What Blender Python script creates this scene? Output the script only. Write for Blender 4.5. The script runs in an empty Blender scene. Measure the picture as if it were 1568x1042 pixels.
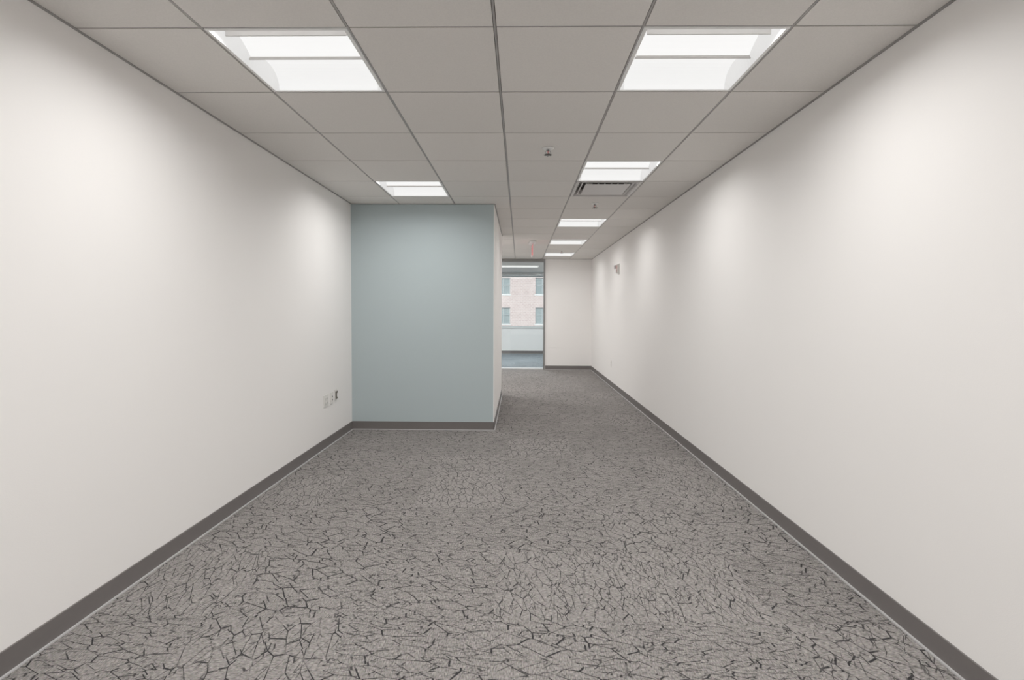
import bpy, bmesh, math
from mathutils import Matrix, Vector
S=bpy.context.scene
S.view_settings.view_transform='Standard'
S.view_settings.look='None'
S.view_settings.exposure=0.0
S.view_settings.gamma=1.3

# ------------------------------------------------------------------ dims
H=2.496; CAM=1.328; XL=-1.864; XR=1.620; T=0.61
Y0=2.092; XG=-0.1087
BK=-3.398            # back wall
YF=11.24             # far wall
YB=5.49; XB=-0.287; YBE=7.8   # blue block
XD=0.568
OY0=11.34; OY1=15.4; OXL=-3.0; OXR=2.3
row=lambda n: Y0+T*n
col=lambda n: XG+T*(n-2)

# ------------------------------------------------------------------ materials
def new_mat(name):
    m=bpy.data.materials.new(name); m.use_nodes=True
    nt=m.node_tree; b=nt.nodes['Principled BSDF']
    return m,nt,b
def simple(name,c,rough=0.6,metal=0.0,em=0.0,emc=None,spec=0.3,noise=0.04,nscale=30,bump=0.0,bscale=200):
    m,nt,b=new_mat(name)
    b.inputs['Roughness'].default_value=rough; b.inputs['Metallic'].default_value=metal
    b.inputs['Specular IOR Level'].default_value=spec
    tc=nt.nodes.new('ShaderNodeTexCoord')
    n=nt.nodes.new('ShaderNodeTexNoise'); n.inputs['Scale'].default_value=nscale; n.inputs['Detail'].default_value=4
    nt.links.new(tc.outputs['Object'],n.inputs['Vector'])
    r=nt.nodes.new('ShaderNodeMapRange'); r.inputs['To Min'].default_value=1-noise; r.inputs['To Max'].default_value=1+noise
    nt.links.new(n.outputs['Fac'],r.inputs['Value'])
    v=nt.nodes.new('ShaderNodeVectorMath'); v.operation='SCALE'; v.inputs[0].default_value=c
    nt.links.new(r.outputs['Result'],v.inputs['Scale']); nt.links.new(v.outputs['Vector'],b.inputs['Base Color'])
    if em>0:
        b.inputs['Emission Color'].default_value=(*(emc or c),1); b.inputs['Emission Strength'].default_value=em
    if bump>0:
        n2=nt.nodes.new('ShaderNodeTexNoise'); n2.inputs['Scale'].default_value=bscale; n2.inputs['Detail'].default_value=3
        nt.links.new(tc.outputs['Object'],n2.inputs['Vector'])
        bp=nt.nodes.new('ShaderNodeBump'); bp.inputs['Strength'].default_value=bump; bp.inputs['Distance'].default_value=0.002
        nt.links.new(n2.outputs['Fac'],bp.inputs['Height']); nt.links.new(bp.outputs['Normal'],b.inputs['Normal'])
    return m
M_wall=simple('wall_paint',(0.888,0.862,0.838),0.6,noise=0.010,nscale=1.2,bump=0.12,bscale=260,spec=0.2)
M_blue=simple('blue_grey_paint',(0.388,0.460,0.475),0.6,noise=0.012,nscale=2,bump=0.1,bscale=260,spec=0.2)
M_base=simple('rubber_base',(0.112,0.100,0.096),0.45,noise=0.05,spec=0.4)
M_toe=simple('base_toe_lit',(0.46,0.45,0.45),0.4,spec=0.4)  # toe of the dark base, light caught on it painted as lighter grey
M_grid=simple('ceiling_tee_paint',(0.27,0.255,0.245),0.4,spec=0.4)
M_gap=simple('ceiling_reveal_dark',(0.012,0.011,0.011),0.8)
M_angle=simple('wall_angle_paint',(0.26,0.25,0.24),0.45)
M_white=simple('white_enamel',(0.80,0.80,0.78),0.35,spec=0.4)
M_lensA=simple('lamp_lens_near',(0.2,0.2,0.2),0.5,em=0.85,emc=(1.0,0.995,0.98),noise=0.01)
M_lensB=simple('lamp_lens_far',(0.2,0.2,0.2),0.5,em=0.77,emc=(1.0,0.995,0.98),noise=0.01)
M_end=simple('lamp_end_plate',(0.3,0.3,0.3),0.5,em=0.52,emc=(1.0,0.99,0.97))
M_rib=simple('lamp_rib',(0.50,0.48,0.46),0.5)
M_plast=simple('white_plastic',(0.74,0.72,0.68),0.35,spec=0.5)
M_dark=simple('dark_plastic',(0.04,0.035,0.03),0.4)
M_slot=simple('socket_slot_dark',(0.015,0.015,0.015),0.5)
M_brown=simple('brown_device',(0.09,0.075,0.06),0.4)
M_chrome=simple('chrome',(0.5,0.5,0.5),0.25,metal=1.0)
M_redbulb=simple('sprinkler_bulb_red',(0.6,0.03,0.02),0.2)
M_vent=simple('diffuser_enamel',(0.52,0.50,0.49),0.4)
M_frame=simple('aluminium_frame',(0.20,0.195,0.19),0.4,metal=0.3)
M_wframe=simple('window_frame_grey',(0.42,0.47,0.48),0.4)
M_alum=simple('anodised_threshold',(0.60,0.60,0.60),0.35,metal=0.4)
M_ext=simple('exterior_concrete',(0.4,0.39,0.38),0.8)
M_ground=simple('asphalt',(0.16,0.16,0.16),0.9,noise=0.2)
M_slab=simple('sun_blocking_slab',(0.25,0.25,0.25),0.9)
M_red=simple('exit_red_lettering',(0.5,0.03,0.03),0.4,em=0.40,emc=(0.9,0.12,0.14))
M_acryl=simple('exit_panel_acrylic',(0.70,0.50,0.50),0.2,em=0.08,emc=(1,0.3,0.32))
M_owall=simple('office_wall_paint',(0.86,0.865,0.86),0.6,noise=0.01)

def glass(name,tint=(0.97,0.985,0.98)):
    m=bpy.data.materials.new(name); m.use_nodes=True; nt=m.node_tree; nt.nodes.clear()
    o=nt.nodes.new('ShaderNodeOutputMaterial'); t=nt.nodes.new('ShaderNodeBsdfTransparent'); t.inputs[0].default_value=(*tint,1)
    gl=nt.nodes.new('ShaderNodeBsdfGlossy'); gl.inputs['Roughness'].default_value=0.02
    mx=nt.nodes.new('ShaderNodeMixShader'); mx.inputs[0].default_value=0.04
    nt.links.new(t.outputs[0],mx.inputs[1]); nt.links.new(gl.outputs[0],mx.inputs[2]); nt.links.new(mx.outputs[0],o.inputs[0])
    return m
M_glass=glass('clear_glass')
M_dglass=simple('facade_window_glass',(0.25,0.31,0.315),0.15,spec=0.6,noise=0.25,nscale=0.8)

# ceiling tile
m,nt,b=new_mat('mineral_fibre_tile'); M_tile=m
b.inputs['Roughness'].default_value=0.85; b.inputs['Specular IOR Level'].default_value=0.15
tc=nt.nodes.new('ShaderNodeTexCoord')
def math_(nt,op,a,b_=None,c=None):
    n=nt.nodes.new('ShaderNodeMath'); n.operation=op
    for i,v in enumerate((a,b_,c)):
        if v is None: continue
        if isinstance(v,(int,float)): n.inputs[i].default_value=v
        else: nt.links.new(v,n.inputs[i])
    return n.outputs[0]
def vmath(nt,op,a,b_=None):
    n=nt.nodes.new('ShaderNodeVectorMath'); n.operation=op
    for i,v in enumerate((a,b_)):
        if v is None: continue
        if isinstance(v,tuple): n.inputs[i].default_value=v
        else: nt.links.new(v,n.inputs[i])
    return n.outputs[0]
def tilerand(nt,tc):
    v=vmath(nt,'SUBTRACT',tc.outputs['Object'],(XG,Y0,0))
    v=vmath(nt,'DIVIDE',v,(T,T,1000.0)); v=vmath(nt,'FLOOR',v)
    w=nt.nodes.new('ShaderNodeTexWhiteNoise'); w.noise_dimensions='2D'; nt.links.new(v,w.inputs['Vector'])
    return w
w=tilerand(nt,tc)
n=nt.nodes.new('ShaderNodeTexNoise'); n.inputs['Scale'].default_value=160; n.inputs['Detail'].default_value=4
nt.links.new(tc.outputs['Object'],n.inputs['Vector'])
f1=math_(nt,'MULTIPLY_ADD',w.outputs['Value'],0.06,0.97)
f2=math_(nt,'MULTIPLY_ADD',n.outputs['Fac'],0.18,0.91)
f=math_(nt,'MULTIPLY',f1,f2)
sc=nt.nodes.new('ShaderNodeVectorMath'); sc.operation='SCALE'; sc.inputs[0].default_value=(0.70,0.67,0.635); nt.links.new(f,sc.inputs['Scale'])
nt.links.new(sc.outputs['Vector'],b.inputs['Base Color'])
bp=nt.nodes.new('ShaderNodeBump'); bp.inputs['Strength'].default_value=0.25; bp.inputs['Distance'].default_value=0.002
nt.links.new(n.outputs['Fac'],bp.inputs['Height']); nt.links.new(bp.outputs['Normal'],b.inputs['Normal'])

# carpet
def carpet(name,base,line):
    m,nt,b=new_mat(name)
    b.inputs['Roughness'].default_value=0.95; b.inputs['Specular IOR Level'].default_value=0.1
    tc=nt.nodes.new('ShaderNodeTexCoord'); w=tilerand(nt,tc)
    sp=nt.nodes.new('ShaderNodeSeparateXYZ'); nt.links.new(tc.outputs['Object'],sp.inputs[0])
    wc=nt.nodes.new('ShaderNodeSeparateColor'); nt.links.new(w.outputs['Color'],wc.inputs[0])
    rot=math_(nt,'GREATER_THAN',w.outputs['Value'],0.62)
    inv=math_(nt,'SUBTRACT',1.0,rot)
    x=math_(nt,'ADD',math_(nt,'MULTIPLY',sp.outputs[0],inv),math_(nt,'MULTIPLY',sp.outputs[1],rot))
    y=math_(nt,'ADD',math_(nt,'MULTIPLY',sp.outputs[1],inv),math_(nt,'MULTIPLY',sp.outputs[0],rot))
    off=math_(nt,'MULTIPLY',w.outputs['Value'],43.0)
    st=math_(nt,'MULTIPLY_ADD',wc.outputs[1],1.0,0.75)
    ys=math_(nt,'MULTIPLY',y,st)
    def layer(sx,sy,shear,w0,w1,jit,t0,t1,lo,hi):
        cb=nt.nodes.new('ShaderNodeCombineXYZ')
        nt.links.new(math_(nt,'MULTIPLY_ADD',x,sx,off),cb.inputs[0])
        nt.links.new(math_(nt,'ADD',math_(nt,'MULTIPLY_ADD',ys,sy,off),math_(nt,'MULTIPLY',x,shear)),cb.inputs[1])
        v1=nt.nodes.new('ShaderNodeTexVoronoi'); v1.voronoi_dimensions='2D'; v1.inputs['Scale'].default_value=0.7
        nt.links.new(cb.outputs[0],v1.inputs['Vector'])
        d=vmath(nt,'MULTIPLY',vmath(nt,'SUBTRACT',v1.outputs['Color'],(0.5,0.5,0.5)),(jit,jit,0.0))
        p=vmath(nt,'ADD',cb.outputs[0],d)
        vo=nt.nodes.new('ShaderNodeTexVoronoi'); vo.voronoi_dimensions='2D'; vo.feature='DISTANCE_TO_EDGE'; vo.inputs['Scale'].default_value=1.0
        nt.links.new(p,vo.inputs['Vector'])
        ln=nt.nodes.new('ShaderNodeMapRange'); ln.inputs['From Min'].default_value=w0; ln.inputs['From Max'].default_value=w1
        ln.inputs['To Min'].default_value=1; ln.inputs['To Max'].default_value=0
        nt.links.new(vo.outputs['Distance'],ln.inputs['Value'])
        br=nt.nodes.new('ShaderNodeTexNoise'); br.inputs['Scale'].default_value=0.7; br.inputs['Detail'].default_value=3
        nt.links.new(cb.outputs[0],br.inputs['Vector'])
        bm_=nt.nodes.new('ShaderNodeMapRange'); bm_.inputs['From Min'].default_value=t0; bm_.inputs['From Max'].default_value=t1
        bm_.inputs['To Min'].default_value=lo; bm_.inputs['To Max'].default_value=hi
        nt.links.new(br.outputs['Fac'],bm_.inputs['Value'])
        return math_(nt,'MULTIPLY',ln.outputs[0],bm_.outputs[0])
    l1=layer(8.5,17.0,6.0,0.026,0.046,0.6,0.38,0.48,0.3,1.0)
    l2=layer(11.0,36.0,-12.0,0.035,0.07,0.6,0.47,0.55,0.0,0.9)
    lf=math_(nt,'MAXIMUM',l1,l2)
    cbp=nt.nodes.new('ShaderNodeCombineXYZ'); nt.links.new(math_(nt,'MULTIPLY',x,200.0),cbp.inputs[0]); nt.links.new(math_(nt,'MULTIPLY',y,60.0),cbp.inputs[1])
    pn=nt.nodes.new('ShaderNodeTexNoise'); pn.inputs['Scale'].default_value=1; pn.inputs['Detail'].default_value=2
    nt.links.new(cbp.outputs[0],pn.inputs['Vector'])
    pf=math_(nt,'MULTIPLY_ADD',pn.outputs['Fac'],2.6,-0.3)
    gn=nt.nodes.new('ShaderNodeTexNoise'); gn.inputs['Scale'].default_value=60; gn.inputs['Detail'].default_value=3
    nt.links.new(tc.outputs['Object'],gn.inputs['Vector'])
    pf=math_(nt,'MULTIPLY',pf,math_(nt,'MULTIPLY_ADD',gn.outputs['Fac'],0.7,0.65))
    bn=nt.nodes.new('ShaderNodeTexNoise'); bn.inputs['Scale'].default_value=3.5; bn.inputs['Detail'].default_value=3
    nt.links.new(tc.outputs['Object'],bn.inputs['Vector'])
    pf=math_(nt,'MULTIPLY',pf,math_(nt,'MULTIPLY_ADD',bn.outputs['Fac'],0.3,0.85))
    pf=math_(nt,'MULTIPLY',pf,math_(nt,'MULTIPLY_ADD',w.outputs['Value'],0.16,0.92))
    pf=math_(nt,'MAXIMUM',pf,0.15)
    mx=nt.nodes.new('ShaderNodeMix'); mx.data_type='RGBA'
    mx.inputs['A'].default_value=(*base,1); mx.inputs['B'].default_value=(*line,1); nt.links.new(lf,mx.inputs['Factor'])
    hs=nt.nodes.new('ShaderNodeMix'); hs.data_type='RGBA'; hs.blend_type='COLOR'; hs.inputs['Factor'].default_value=0.14
    nt.links.new(mx.outputs['Result'],hs.inputs['A'])
    cn=nt.nodes.new('ShaderNodeTexNoise'); cn.inputs['Scale'].default_value=120; nt.links.new(tc.outputs['Object'],cn.inputs['Vector'])
    nt.links.new(cn.outputs['Color'],hs.inputs['B'])
    s2=nt.nodes.new('ShaderNodeVectorMath'); s2.operation='SCALE'
    nt.links.new(hs.outputs['Result'],s2.inputs[0]); nt.links.new(pf,s2.inputs['Scale'])
    nt.links.new(s2.outputs['Vector'],b.inputs['Base Color'])
    bp=nt.nodes.new('ShaderNodeBump'); bp.inputs['Strength'].default_value=0.5; bp.inputs['Distance'].default_value=0.003
    nt.links.new(pn.outputs['Fac'],bp.inputs['Height']); nt.links.new(bp.outputs['Normal'],b.inputs['Normal'])
    return m
M_carpet=carpet('carpet_tile',(0.208,0.190,0.178),(0.020,0.019,0.020))
M_carpet_daylit=carpet('carpet_tile_daylight_tint',(0.17,0.20,0.22),(0.03,0.035,0.04))  # same carpet, with the blue of daylight put into its colour

# brick
m,nt,b=new_mat('pink_brick'); M_brick=m
tc=nt.nodes.new('ShaderNodeTexCoord'); sx=nt.nodes.new('ShaderNodeSeparateXYZ'); nt.links.new(tc.outputs['Object'],sx.inputs[0])
cb=nt.nodes.new('ShaderNodeCombineXYZ'); nt.links.new(sx.outputs[0],cb.inputs[0]); nt.links.new(sx.outputs[2],cb.inputs[1])
bt=nt.nodes.new('ShaderNodeTexBrick'); bt.inputs['Scale'].default_value=1.6
bt.inputs['Color1'].default_value=(0.66,0.51,0.475,1); bt.inputs['Color2'].default_value=(0.55,0.41,0.38,1); bt.inputs['Mortar'].default_value=(0.72,0.62,0.58,1)
bt.inputs['Mortar Size'].default_value=0.03
nt.links.new(cb.outputs[0],bt.inputs['Vector']); nt.links.new(bt.outputs['Color'],b.inputs['Base Color']); b.inputs['Roughness'].default_value=0.9

# ------------------------------------------------------------------ mesh helper
class MB:
    def __init__(s): s.bm=bmesh.new(); s.mats=[]
    def mi(s,m):
        if m not in s.mats: s.mats.append(m)
        return s.mats.index(m)
    def box(s,x0,x1,y0,y1,z0,z1,m,bevel=0):
        vs=[s.bm.verts.new((x,y,z)) for x in (x0,x1) for y in (y0,y1) for z in (z0,z1)]
        i=s.mi(m); fs=[]
        for q in ((0,1,3,2),(4,6,7,5),(0,4,5,1),(2,3,7,6),(0,2,6,4),(1,5,7,3)):
            f=s.bm.faces.new([vs[k] for k in q]); f.material_index=i; fs.append(f)
        if bevel>0:
            es=list({e for f in fs for e in f.edges})
            r=bmesh.ops.bevel(s.bm,geom=es,offset=bevel,segments=2,affect='EDGES',profile=0.5)
            for f in r['faces']: f.material_index=i
        return vs
    def quad(s,pts,m,smooth=False):
        f=s.bm.faces.new([s.bm.verts.new(p) for p in pts]); f.material_index=s.mi(m); f.smooth=smooth; return f
    def lathe(s,cx,cy,prof,m,seg=24,axis='z',cz=0):
        i=s.mi(m); rings=[]
        for r,h in prof:
            rg=[]
            for k in range(seg):
                a=2*math.pi*k/seg
                if axis=='z': p=(cx+r*math.cos(a),cy+r*math.sin(a),h)
                else: p=(cx+h,cy+r*math.cos(a),cz+r*math.sin(a))
                rg.append(s.bm.verts.new(p))
            rings.append(rg)
        for a,b_ in zip(rings,rings[1:]):
            for k in range(seg):
                f=s.bm.faces.new((a[k],a[(k+1)%seg],b_[(k+1)%seg],b_[k])); f.material_index=i; f.smooth=True
        for rg in (rings[0],rings[-1]):
            try:
                f=s.bm.faces.new(rg); f.material_index=i
            except Exception: pass
    def done(s,name,parent=None,fixn=True):
        if fixn: bmesh.ops.recalc_face_normals(s.bm,faces=s.bm.faces)
        me=bpy.data.meshes.new(name); s.bm.to_mesh(me); s.bm.free()
        for m in s.mats: me.materials.append(m)
        o=bpy.data.objects.new(name,me); S.collection.objects.link(o)
        if parent: o.parent=parent
        return o
def onebox(name,x0,x1,y0,y1,z0,z1,m,parent=None):
    b=MB(); b.box(x0,x1,y0,y1,z0,z1,m); return b.done(name,parent)

# ------------------------------------------------------------------ shell
WT=H+0.16
onebox('floor',XL-0.1,XR+0.1,BK-0.1,OY0-0.05,-0.1,0,M_carpet)
onebox('floor_office',OXL-0.1,OXR+0.1,OY0-0.05,OY1+0.1,-0.1,0,M_carpet_daylit)
onebox('wall_left',XL-0.1,XL,BK,YF,0,WT,M_wall)
onebox('wall_right',XR,XR+0.1,BK,YF,0,WT,M_wall)
onebox('wall_back',XL-0.1,XR+0.1,BK-0.1,BK,0,WT,M_wall)
b=MB(); 
GL=-1.25    # left end of glazing
b.box(XD,OXR+0.1,YF,OY0,0,WT,M_wall)
b.box(OXL-0.1,GL,YF,OY0,0,WT,M_wall)
b.box(GL,XD,YF,OY0,H-0.005,WT,M_wall)
b.done('wall_far')
onebox('wall_office_left',OXL-0.1,OXL,OY0,OY1,0,WT,M_owall)
onebox('wall_office_right',OXR,OXR+0.1,OY0,OY1,0,WT,M_owall)
SILL=0.80; WH=H-0.06
b=MB(); b.box(OXL-0.1,OXR+0.1,OY1,OY1+0.2,-0.0,SILL,M_owall); b.box(OXL-0.1,OXR+0.1,OY1,OY1+0.2,WH,WT,M_owall)
b.box(OXL-0.1,-2.45,OY1,OY1+0.2,SILL,WH,M_owall); b.box(2.15,OXR+0.1,OY1,OY1+0.2,SILL,WH,M_owall)
b.done('wall_office_window')
b=MB()
b.box(XL,XB,YB,YB+0.1,0,H-0.007,M_blue)
blk=b.done('wall_accent')
b=MB(); b.box(XB-0.1,XB+0.002,YB+0.001,YBE,0,H-0.007,M_wall); b.box(XL,XB-0.1,YBE-0.1,YBE,0,H-0.007,M_wall); b.done('wall_partition_side')
b=MB(); b.box(XB-0.004,XB+0.004,YB-0.003,YB+0.003,0.09,H-0.007,M_white); b.done('trim_corner_bead')

# ------------------------------------------------------------------ ceiling
fixtures=[(1,0,13.5),(4,0,12.5),(1,4,12.5),(4,3,10.5),(4,7,8.5),(4,10,7),(4,13,7),(1,-3,15),(4,-3,15),(1,-7,15),(4,-7,15),(1,10,21),(1,13,21)]  # last two are unseen, added behind the block as fill for the right wall
vents=[(4,4)]
skip={(0 if f_[0]==1 else 3,f_[1]) for f_ in fixtures+vents}
b=MB()
for k in range(-1,5):
    x0,x1=col(k),col(k+1)
    for r in range(-9,15):
        a0=max(x0,XL); a1=min(x1,XR)
        if a1-a0<0.02 or (k,r) in skip: continue
        y0_,y1_=row(r),row(r+1); gx=0.0075
        b.box(a0+(gx if a0>XL else 0.0),a1-(gx if a1<XR else 0.0),y0_+0.0055,y1_-0.0055,H,H+0.016,M_tile)
b.done('ceiling')
b=MB()
for k in range(0,5):
    x=col(k)
    b.box(x-0.0045,x+0.0045,BK,YF,H+0.001,H+0.03,M_grid)
    b.box(x-0.012,x+0.012,BK,YF,H+0.017,H+0.02,M_gap)
for r in range(-9,16):
    y=row(r)
    b.box(XL,XR,y-0.0035,y+0.0035,H+0.002,H+0.028,M_grid)
    b.box(XL,XR,y-0.010,y+0.010,H+0.0165,H+0.0195,M_gap)
b.done('trim_ceiling_grid')
b=MB()
b.box(XL,XL+0.014,BK,YF,H-0.004,H-0.0005,M_angle); b.box(XR-0.014,XR,BK,YF,H-0.004,H-0.0005,M_angle)
b.box(XD,XR,YF-0.014,YF,H-0.004,H-0.0005,M_angle)
b.box(XL,XB,YB-0.014,YB,H-0.006,H-0.0005,M_angle); b.box(XB,XB+0.014,YB,YBE,H-0.006,H-0.0005,M_angle)
b.done('trim_wall_angle')
b=MB()
b.box(OXL,OXR,OY0,12.85,H,H+0.016,M_tile); b.box(OXL,OXR,13.46,OY1,H,H+0.016,M_tile)
b.box(OXL,-0.7187,12.85,13.46,H,H+0.016,M_tile); b.box(0.5013,OXR,12.85,13.46,H,H+0.016,M_tile)
b.done('ceiling_office')
onebox('sun_blocking_slab',OXL-0.2,OXR+0.2,BK-0.2,OY1+0.3,WT,WT+0.2,M_slab)  # unseen slab added to stop sun leaking through the tile gaps

# ------------------------------------------------------------------ light fixtures
def bez(p,t):
    a=[Vector(q) for q in p]
    while len(a)>1: a=[a[i].lerp(a[i+1],t) for i in range(len(a)-1)]
    return a[0]
def troffer(x0,y0,w=T,power=15,color=(1.0,0.985,0.965)):
    emp=bpy.data.objects.new('recessed_ceiling_light',None); emp.location=(x0,y0,H); S.collection.objects.link(emp)
    b=MB(); g=0.007; fl=0.013
    i0,i1=g+fl,w-g-fl; j0,j1=g+fl,T-g-fl
    z=-0.001
    b.box(g,w-g,g,j0,z,0.004,M_white); b.box(g,w-g,j1,T-g,z,0.004,M_white)
    b.box(g,i0,j0,j1,z,0.004,M_white); b.box(i1,w-g,j0,j1,z,0.004,M_white)
    b.done('flange',emp)
    b=MB(); n=12
    pr1=[bez([(j0,0.002),(j0+0.01,0.11),(j0+0.17,0.115),(T/2,0.035)],t/n) for t in range(n+1)]
    pr2=[(T-p[0],p[1]) for p in pr1]
    for pr,mm in ((pr1,M_lensA),(pr2,M_lensB)):
        for a,c in zip(pr,pr[1:]):
            b.quad([(i0,a[0],a[1]),(i1,a[0],a[1]),(i1,c[0],c[1]),(i0,c[0],c[1])],mm,True)
    b.done('curved_lens',emp)
    b=MB()
    for xa,xb_ in ((i0,i0+0.022),(i1,i1-0.022)):
        for pr in (pr1,pr2):
            for a,c in zip(pr,pr[1:]):
                b.quad([(xa,a[0],0.001),(xa,c[0],0.001),(xb_,c[0],c[1]),(xb_,a[0],a[1])],M_end)
    b.done('end_plates',emp)
    b=MB(); b.box(i0,i1,T/2-0.003,T/2+0.003,0.022,0.034,M_rib); b.box(i0+0.02,i1-0.02,j0+0.082,j0+0.088,0.024,0.06,M_rib); b.done('ribs',emp)
    l=bpy.data.lights.new('tube','AREA'); l.shape='RECTANGLE'; l.size=w-0.09; l.size_y=0.055; l.energy=power; l.color=color; l.spread=math.radians(165)
    lo=bpy.data.objects.new('tube',l); S.collection.objects.link(lo); lo.parent=emp; lo.location=(w/2,j0+0.046,0.017)
    return emp
for c,r,pw in fixtures: troffer(col(0 if c==1 else 3),row(r),power=pw)
troffer(-0.7187,12.85,w=1.22,power=78,color=(0.95,0.985,1.0))

# ------------------------------------------------------------------ air diffuser
def diffuser(x0,y0):
    b=MB(); g=0.007; W=T
    def ringf(a,z0,b_,z1,m):
        pa=[(a,a,z0),(W-a,a,z0),(W-a,W-a,z0),(a,W-a,z0)]; pb=[(b_,b_,z1),(W-b_,b_,z1),(W-b_,W-b_,z1),(b_,W-b_,z1)]
        for k in range(4): b.quad([pa[k],pa[(k+1)%4],pb[(k+1)%4],pb[k]],m)
    ringf(g,-0.001,0.03,-0.003,M_vent); ringf(0.03,-0.003,0.04,0.012,M_vent); ringf(0.04,0.012,0.075,0.055,M_vent)
    ringf(0.075,0.055,0.20,0.06,M_slot)
    b.box(0.2,W-0.2,0.2,W-0.2,0.055,0.06,M_slot)
    ringf(0.062,0.004,0.078,0.012,M_vent); ringf(0.078,0.012,0.085,0.030,M_vent)
    b.box(0.10,W-0.10,0.10,W-0.10,-0.004,0.004,M_vent,0.002)
    for px,py in ((0.13,0.13),(W-0.13,0.13),(0.13,W-0.13),(W-0.13,W-0.13)): b.box(px-0.005,px+0.005,py-0.005,py+0.005,0.0,0.055,M_vent)
    for k in range(5):
        xx=0.16+k*0.06
        b.box(xx,xx+0.045,0.082,0.095,-0.004,-0.001,M_slot)
    o=b.done('ceiling_air_diffuser'); o.location=(x0,y0,H)
diffuser(col(3),row(4))

# ------------------------------------------------------------------ sprinklers
def sprinkler(x,y):
    b=MB(); 
    b.lathe(0,0,[(0.0,0.0),(0.036,0.0),(0.038,-0.004),(0.030,-0.009),(0.016,-0.011),(0.0,-0.011)][::-1],M_white)
    b.lathe(0,0,[(0.013,-0.008),(0.013,-0.022),(0.009,-0.024),(0.009,-0.028)],M_chrome,16)
    for sx in (-1,1):
        for a,c in (((0.010,-0.024),(0.017,-0.040)),((0.017,-0.040),(0.004,-0.058))):
            x0,x1=sx*a[0],sx*c[0]
            b.quad([(x0-0.002,-0.003,a[1]),(x0+0.002,-0.003,a[1]),(x1+0.002,-0.003,c[1]),(x1-0.002,-0.003,c[1])],M_chrome)
            b.quad([(x0-0.002,0.003,a[1]),(x0+0.002,0.003,a[1]),(x1+0.002,0.003,c[1]),(x1-0.002,0.003,c[1])],M_chrome)
            b.quad([(x0-0.002,-0.003,a[1]),(x0-0.002,0.003,a[1]),(x1-0.002,0.003,c[1]),(x1-0.002,-0.003,c[1])],M_chrome)
            b.quad([(x0+0.002,-0.003,a[1]),(x0+0.002,0.003,a[1]),(x1+0.002,0.003,c[1]),(x1+0.002,-0.003,c[1])],M_chrome)
    b.lathe(0,0,[(0.0025,-0.028),(0.0025,-0.052)],M_redbulb,10)
    b.lathe(0,0,[(0.005,-0.052),(0.006,-0.058),(0.021,-0.060),(0.022,-0.062),(0.005,-0.063)],M_dark,20)
    for k in range(8):
        a=k*math.pi/4; c,s_=math.cos(a),math.sin(a)
        vs=b.box(0.019,0.027,-0.004,0.004,-0.0625,-0.0605,M_dark)
        for v in vs: v.co=Vector((v.co.x*c-v.co.y*s_,v.co.x*s_+v.co.y*c,v.co.z))
    o=b.done('fire_sprinkler_head'); o.location=(x,y,H-0.0005); o.scale=(1.15,1.15,0.8)
sprinkler(col(2.5),row(2.5)); sprinkler(col(3.5),row(5.5)); sprinkler(col(3.5),row(12.5))

# ------------------------------------------------------------------ exit sign
def exit_sign(x,y):
    emp=bpy.data.objects.new('exit_sign',None); S.collection.objects.link(emp); emp.location=(x,y,H); emp.rotation_euler=(0,0,math.radians(3))
    b=MB(); b.box(-0.055,0.055,-0.16,0.16,-0.03,0.0,M_white,0.006); b.box(-0.018,0.018,-0.15,0.15,-0.045,-0.03,M_white,0.003); b.done('canopy',emp)
    b=MB(); b.box(-0.004,0.004,-0.155,0.155,-0.25,-0.045,M_acryl,0.001); b.done('edge_lit_panel',emp)
    b=MB()
    for sx in (-1,1):
        xx=sx*0.0055
        def seg(y0,z0,y1,z1):
            d=Vector((y1-y0,z1-z0)); n=Vector((-d.y,d.x)).normalized()*0.011
            b.quad([(xx,y0+n.x,z0+n.y),(xx,y1+n.x,z1+n.y),(xx,y1-n.x,z1-n.y),(xx,y0-n.x,z0-n.y)],M_red)
        zt,zb_=-0.08,-0.22; zm=(zt+zb_)/2
        o=-sx
        L=lambda t:o*t
        for s_ in ((-0.13,zt,-0.13,zb_),(-0.13,zt,-0.08,zt),(-0.13,zm,-0.09,zm),(-0.13,zb_,-0.08,zb_),(-0.055,zt,0.0,zb_),(0.0,zt,-0.055,zb_),(0.03,zt,0.03,zb_),(0.055,zt,0.125,zt),(0.09,zt,0.09,zb_)):
            seg(L(s_[0]),s_[1],L(s_[2]),s_[3])
    b.done('letters',emp)
exit_sign(0.205,8.45)

# ------------------------------------------------------------------ baseboards
def base(name,pts_boxes):
    b=MB()
    for (x0,x1,y0,y1,side) in pts_boxes:
        t=0.008
        if side=='L':
            b.box(x0,x0+t,y0,y1,0,0.092,M_base,0.002); b.box(x0,x0+0.017,y0,y1,0,0.006,M_toe)
        if side=='R':
            b.box(x1-t,x1,y0,y1,0,0.092,M_base,0.002); b.box(x1-0.017,x1,y0,y1,0,0.006,M_toe)
        if side=='F':
            b.box(x0,x1,y1-t,y1,0,0.092,M_base,0.002); b.box(x0,x1,y1-0.017,y1,0,0.006,M_toe)
        if side=='B':
            b.box(x0,x1,y0,y0+t,0,0.092,M_base,0.002); b.box(x0,x1,y0,y0+0.017,0,0.006,M_toe)
    return b.done(name)
base('baseboard_left',[(XL,0,BK,YB,'L'),(XL,0,YBE,YF,'L')])
base('baseboard_right',[(0,XR,BK,YF,'R')])
base('baseboard_far',[(XD+0.01,XR,0,YF,'F'),(XL,GL,0,YF,'F')])
base('baseboard_accent',[(XL,XB+0.010,0,YB,'F'),(XB+0.002,0,YB-0.008,YBE,'L')])
base('baseboard_back',[(XL,XR,BK,0,'B')])
base('baseboard_office',[(OXL,OXR,0,OY1,'F')])

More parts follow.
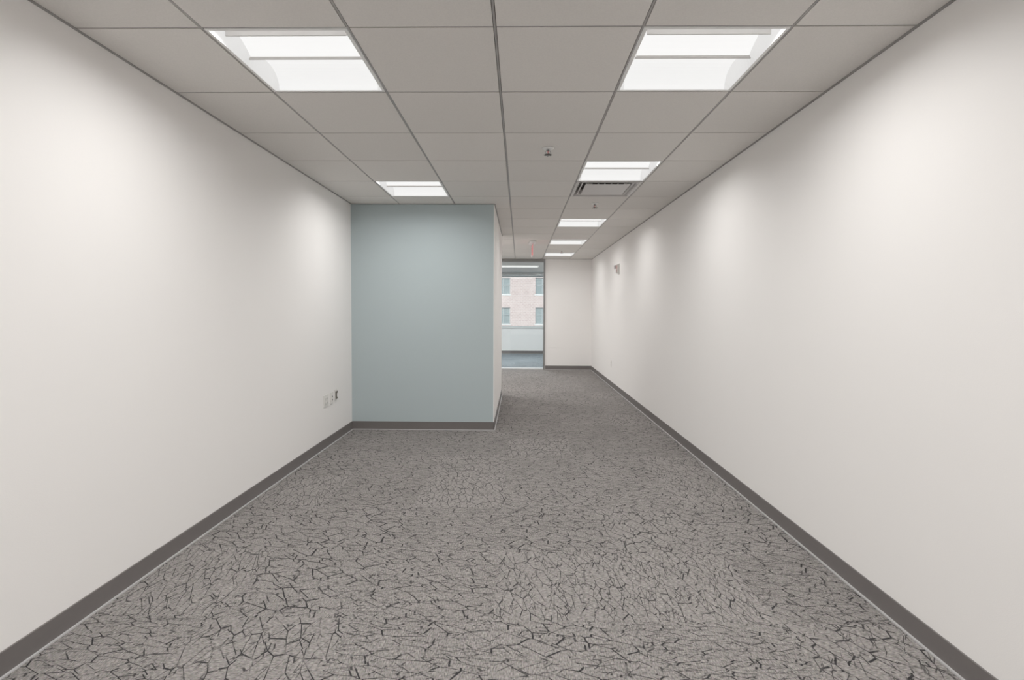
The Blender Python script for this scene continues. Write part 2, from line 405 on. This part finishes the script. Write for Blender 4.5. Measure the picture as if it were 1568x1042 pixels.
# ------------------------------------------------------------------ glazed partition
b=MB()
b.box(XD-0.035,XD,YF-0.02,OY0+0.02,0,H-0.006,M_frame); b.box(GL,GL+0.04,YF-0.02,OY0+0.02,0,H-0.006,M_frame)
b.box(GL+0.04,XD-0.035,YF-0.02,OY0+0.02,H-0.07,H-0.006,M_frame)
b.box(GL+0.04,XD-0.035,YF-0.02,OY0+0.02,0,0.03,M_alum)
b.box(-0.56,-0.52,YF-0.01,OY0+0.01,0.03,H-0.07,M_frame)
b.box(GL+0.04,-0.56,YF+0.045,YF+0.055,0.03,H-0.07,M_glass); b.box(-0.52,XD-0.035,YF+0.045,YF+0.055,0.03,H-0.07,M_glass)
b.done('glass_partition')

# ------------------------------------------------------------------ office window
b=MB()
wy0,wy1=OY1+0.05,OY1+0.11
b.box(-2.45,2.15,wy0,wy1,SILL,SILL+0.05,M_wframe); b.box(-2.45,2.15,wy0,wy1,WH-0.06,WH,M_wframe)
for x in (-2.45,-0.78,0.92,2.10): b.box(x,x+0.05,wy0-0.01,wy1+0.01,SILL+0.05,WH-0.06,M_wframe)
b.box(-2.45,2.15,OY1+0.075,OY1+0.083,SILL+0.05,WH-0.06,M_glass)
b.done('window_1')
onebox('trim_window_sill',-2.48,2.18,OY1-0.04,OY1+0.05,SILL,SILL+0.02,M_white)
b=MB(); b.lathe(-2.4,0,[(0.03,0.0),(0.03,4.5)],M_white,16,axis='x',cz=0); b.box(-2.42,2.12,-0.04,0.04,0.03,0.045,M_white); o=b.done('roller_blind'); o.location=(0,OY1+0.0-0.045,WH-0.01)

# ------------------------------------------------------------------ opposite building
FY=48.0
b=MB(); px=3.74; pz=2.85
xs=[-2.24+px*k for k in range(-5,6)]; zs=[0.07+pz*k for k in range(-3,4)]
ww=1.3; wh=1.58
X0=xs[0]-2; X1=xs[-1]+ww+2; Z0=-9; Z1=zs[-1]+wh+1.6
zc=Z0
for z in zs:
    b.box(X0,X1,FY,FY+0.5,zc,z,M_brick)
    xc=X0
    for x in xs:
        b.box(xc,x,FY,FY+0.5,z,z+wh,M_brick); xc=x+ww
    b.box(xc,X1,FY,FY+0.5,z,z+wh,M_brick); zc=z+wh
b.box(X0,X1,FY,FY+0.5,zc,Z1,M_brick)
b.box(X0-0.2,X1+0.2,FY-0.25,FY+6,Z1,Z1+0.5,M_ext)
b.box(X0,X1,FY+0.5,FY+6,Z0,Z1,M_ext)
for z in zs:
    for x in xs:
        b.box(x,x+ww,FY+0.2,FY+0.24,z,z+wh,M_dglass)
        for (a,c,d,f_) in ((0,0.07,0,wh),(ww-0.07,ww,0,wh),(0,ww,0,0.07),(0,ww,wh-0.07,wh),(ww/2-0.035,ww/2+0.035,0,wh),(0,ww,wh*0.55-0.03,wh*0.55+0.03)):
            b.box(x+a,x+c,FY+0.12,FY+0.2,z+d,z+f_,M_wframe)
        b.box(x-0.08,x+ww+0.08,FY-0.06,FY+0.1,z-0.12,z,M_white)
b.done('brick_building')
onebox('ground',-80,80,OY1+1,140,-9.2,-9.0,M_ground)

# ------------------------------------------------------------------ wall devices
def socket_plate(name,wallx,y,z,gangs,sgn,m=M_plast,kind='duplex',d=0.007):
    b=MB(); w=0.07+0.046*(gangs-1); h=0.115
    b.box(0,d,-w/2,w/2,-h/2,h/2,m,0.0025)
    for g_ in range(gangs):
        yy=(g_-(gangs-1)/2)*0.046
        if kind=='duplex':
            for zz in (-0.02,0.02):
                b.box(d-0.001,d+0.003,yy-0.016,yy+0.016,zz-0.014,zz+0.014,m,0.002)
                b.box(d+0.0028,d+0.0034,yy-0.008,yy-0.0055,zz-0.003,zz+0.007,M_slot); b.box(d+0.0028,d+0.0034,yy+0.0055,yy+0.008,zz-0.002,zz+0.006,M_slot)
                b.box(d+0.0028,d+0.0034,yy-0.0025,yy+0.0025,zz-0.010,zz-0.006,M_slot)
            b.lathe(d,yy,[(0.003,-0.0005),(0.003,0.001)],M_chrome,10,axis='x')
        elif kind=='data':
            b.box(d-0.001,d+0.004,yy-0.017,yy+0.017,-0.034,0.034,m,0.002)
            for zz in (-0.016,0.016): b.box(d+0.0035,d+0.0045,yy-0.008,yy+0.008,zz-0.007,zz+0.007,M_slot)
        elif kind=='box':
            b.box(d,0.020,yy-0.020,yy+0.020,-0.038,0.038,M_brown,0.004)
            b.box(0.0198,0.021,yy-0.012,yy+0.012,-0.02,0.02,M_plast)
    o=b.done(name); o.location=(wallx,y,z)
    if sgn<0: o.scale=(-1,1,1)
    return o
socket_plate('electrical_outlet',XL,4.74,0.455,2,1)
socket_plate('data_outlet',XL,4.885,0.455,1,1,kind='data')
socket_plate('cable_junction_box',XL,4.995,0.47,1,1,kind='box')
socket_plate('electrical_outlet',XR,8.8,0.40,1,-1)

def strobe(y,z):
    b=MB()
    b.box(-0.012,0.001,-0.06,0.06,-0.085,0.085,M_plast,0.003)
    b.box(-0.045,-0.012,-0.05,0.05,-0.075,0.075,M_plast,0.006)
    b.box(-0.085,-0.045,-0.025,0.025,0.0,0.06,M_vent,0.010)
    for k in range(5): b.box(-0.047,-0.044,-0.03,0.03,-0.06+k*0.01,-0.056+k*0.01,M_slot)
    b.box(-0.0465,-0.044,-0.046,-0.034,-0.06,0.06,M_redbulb)
    o=b.done('fire_alarm_strobe'); o.location=(XR,y,z)
strobe(8.2,2.02)

# ------------------------------------------------------------------ world/sun
wd=bpy.data.worlds.new('sky'); S.world=wd; wd.use_nodes=True
nt=wd.node_tree; bg=nt.nodes['Background']
tc=nt.nodes.new('ShaderNodeTexCoord'); sp=nt.nodes.new('ShaderNodeSeparateXYZ'); nt.links.new(tc.outputs['Generated'],sp.inputs[0])
cr=nt.nodes.new('ShaderNodeValToRGB'); cr.color_ramp.elements[0].position=0.0; cr.color_ramp.elements[0].color=(0.90,0.95,1,1)
cr.color_ramp.elements[1].position=0.7; cr.color_ramp.elements[1].color=(0.60,0.77,1,1)
nt.links.new(sp.outputs[2],cr.inputs[0]); nt.links.new(cr.outputs[0],bg.inputs[0]); bg.inputs[1].default_value=1.3
sl=bpy.data.lights.new('sun','SUN'); sl.energy=2.4; sl.angle=0.02; sl.color=(1,0.96,0.90)
so=bpy.data.objects.new('sun',sl); S.collection.objects.link(so)
so.rotation_euler=Vector((0.35,0.8,-0.55)).to_track_quat('-Z','Y').to_euler(); so.location=(0,-5,20)

# ------------------------------------------------------------------ camera
cd=bpy.data.cameras.new('camera'); co=bpy.data.objects.new('camera',cd); S.collection.objects.link(co)
cd.sensor_fit='HORIZONTAL'; cd.sensor_width=36; cd.lens=762.77/1568*36; cd.shift_x=-0.0007; cd.shift_y=-0.0114; cd.clip_start=0.05; cd.clip_end=500
mat=Matrix.Rotation(0.0141,4,'Z')@Matrix.Rotation(math.pi/2-0.0352,4,'X')@Matrix.Rotation(0.0044,4,'Z')
co.matrix_world=Matrix.Translation((0,0,CAM))@mat
S.camera=co
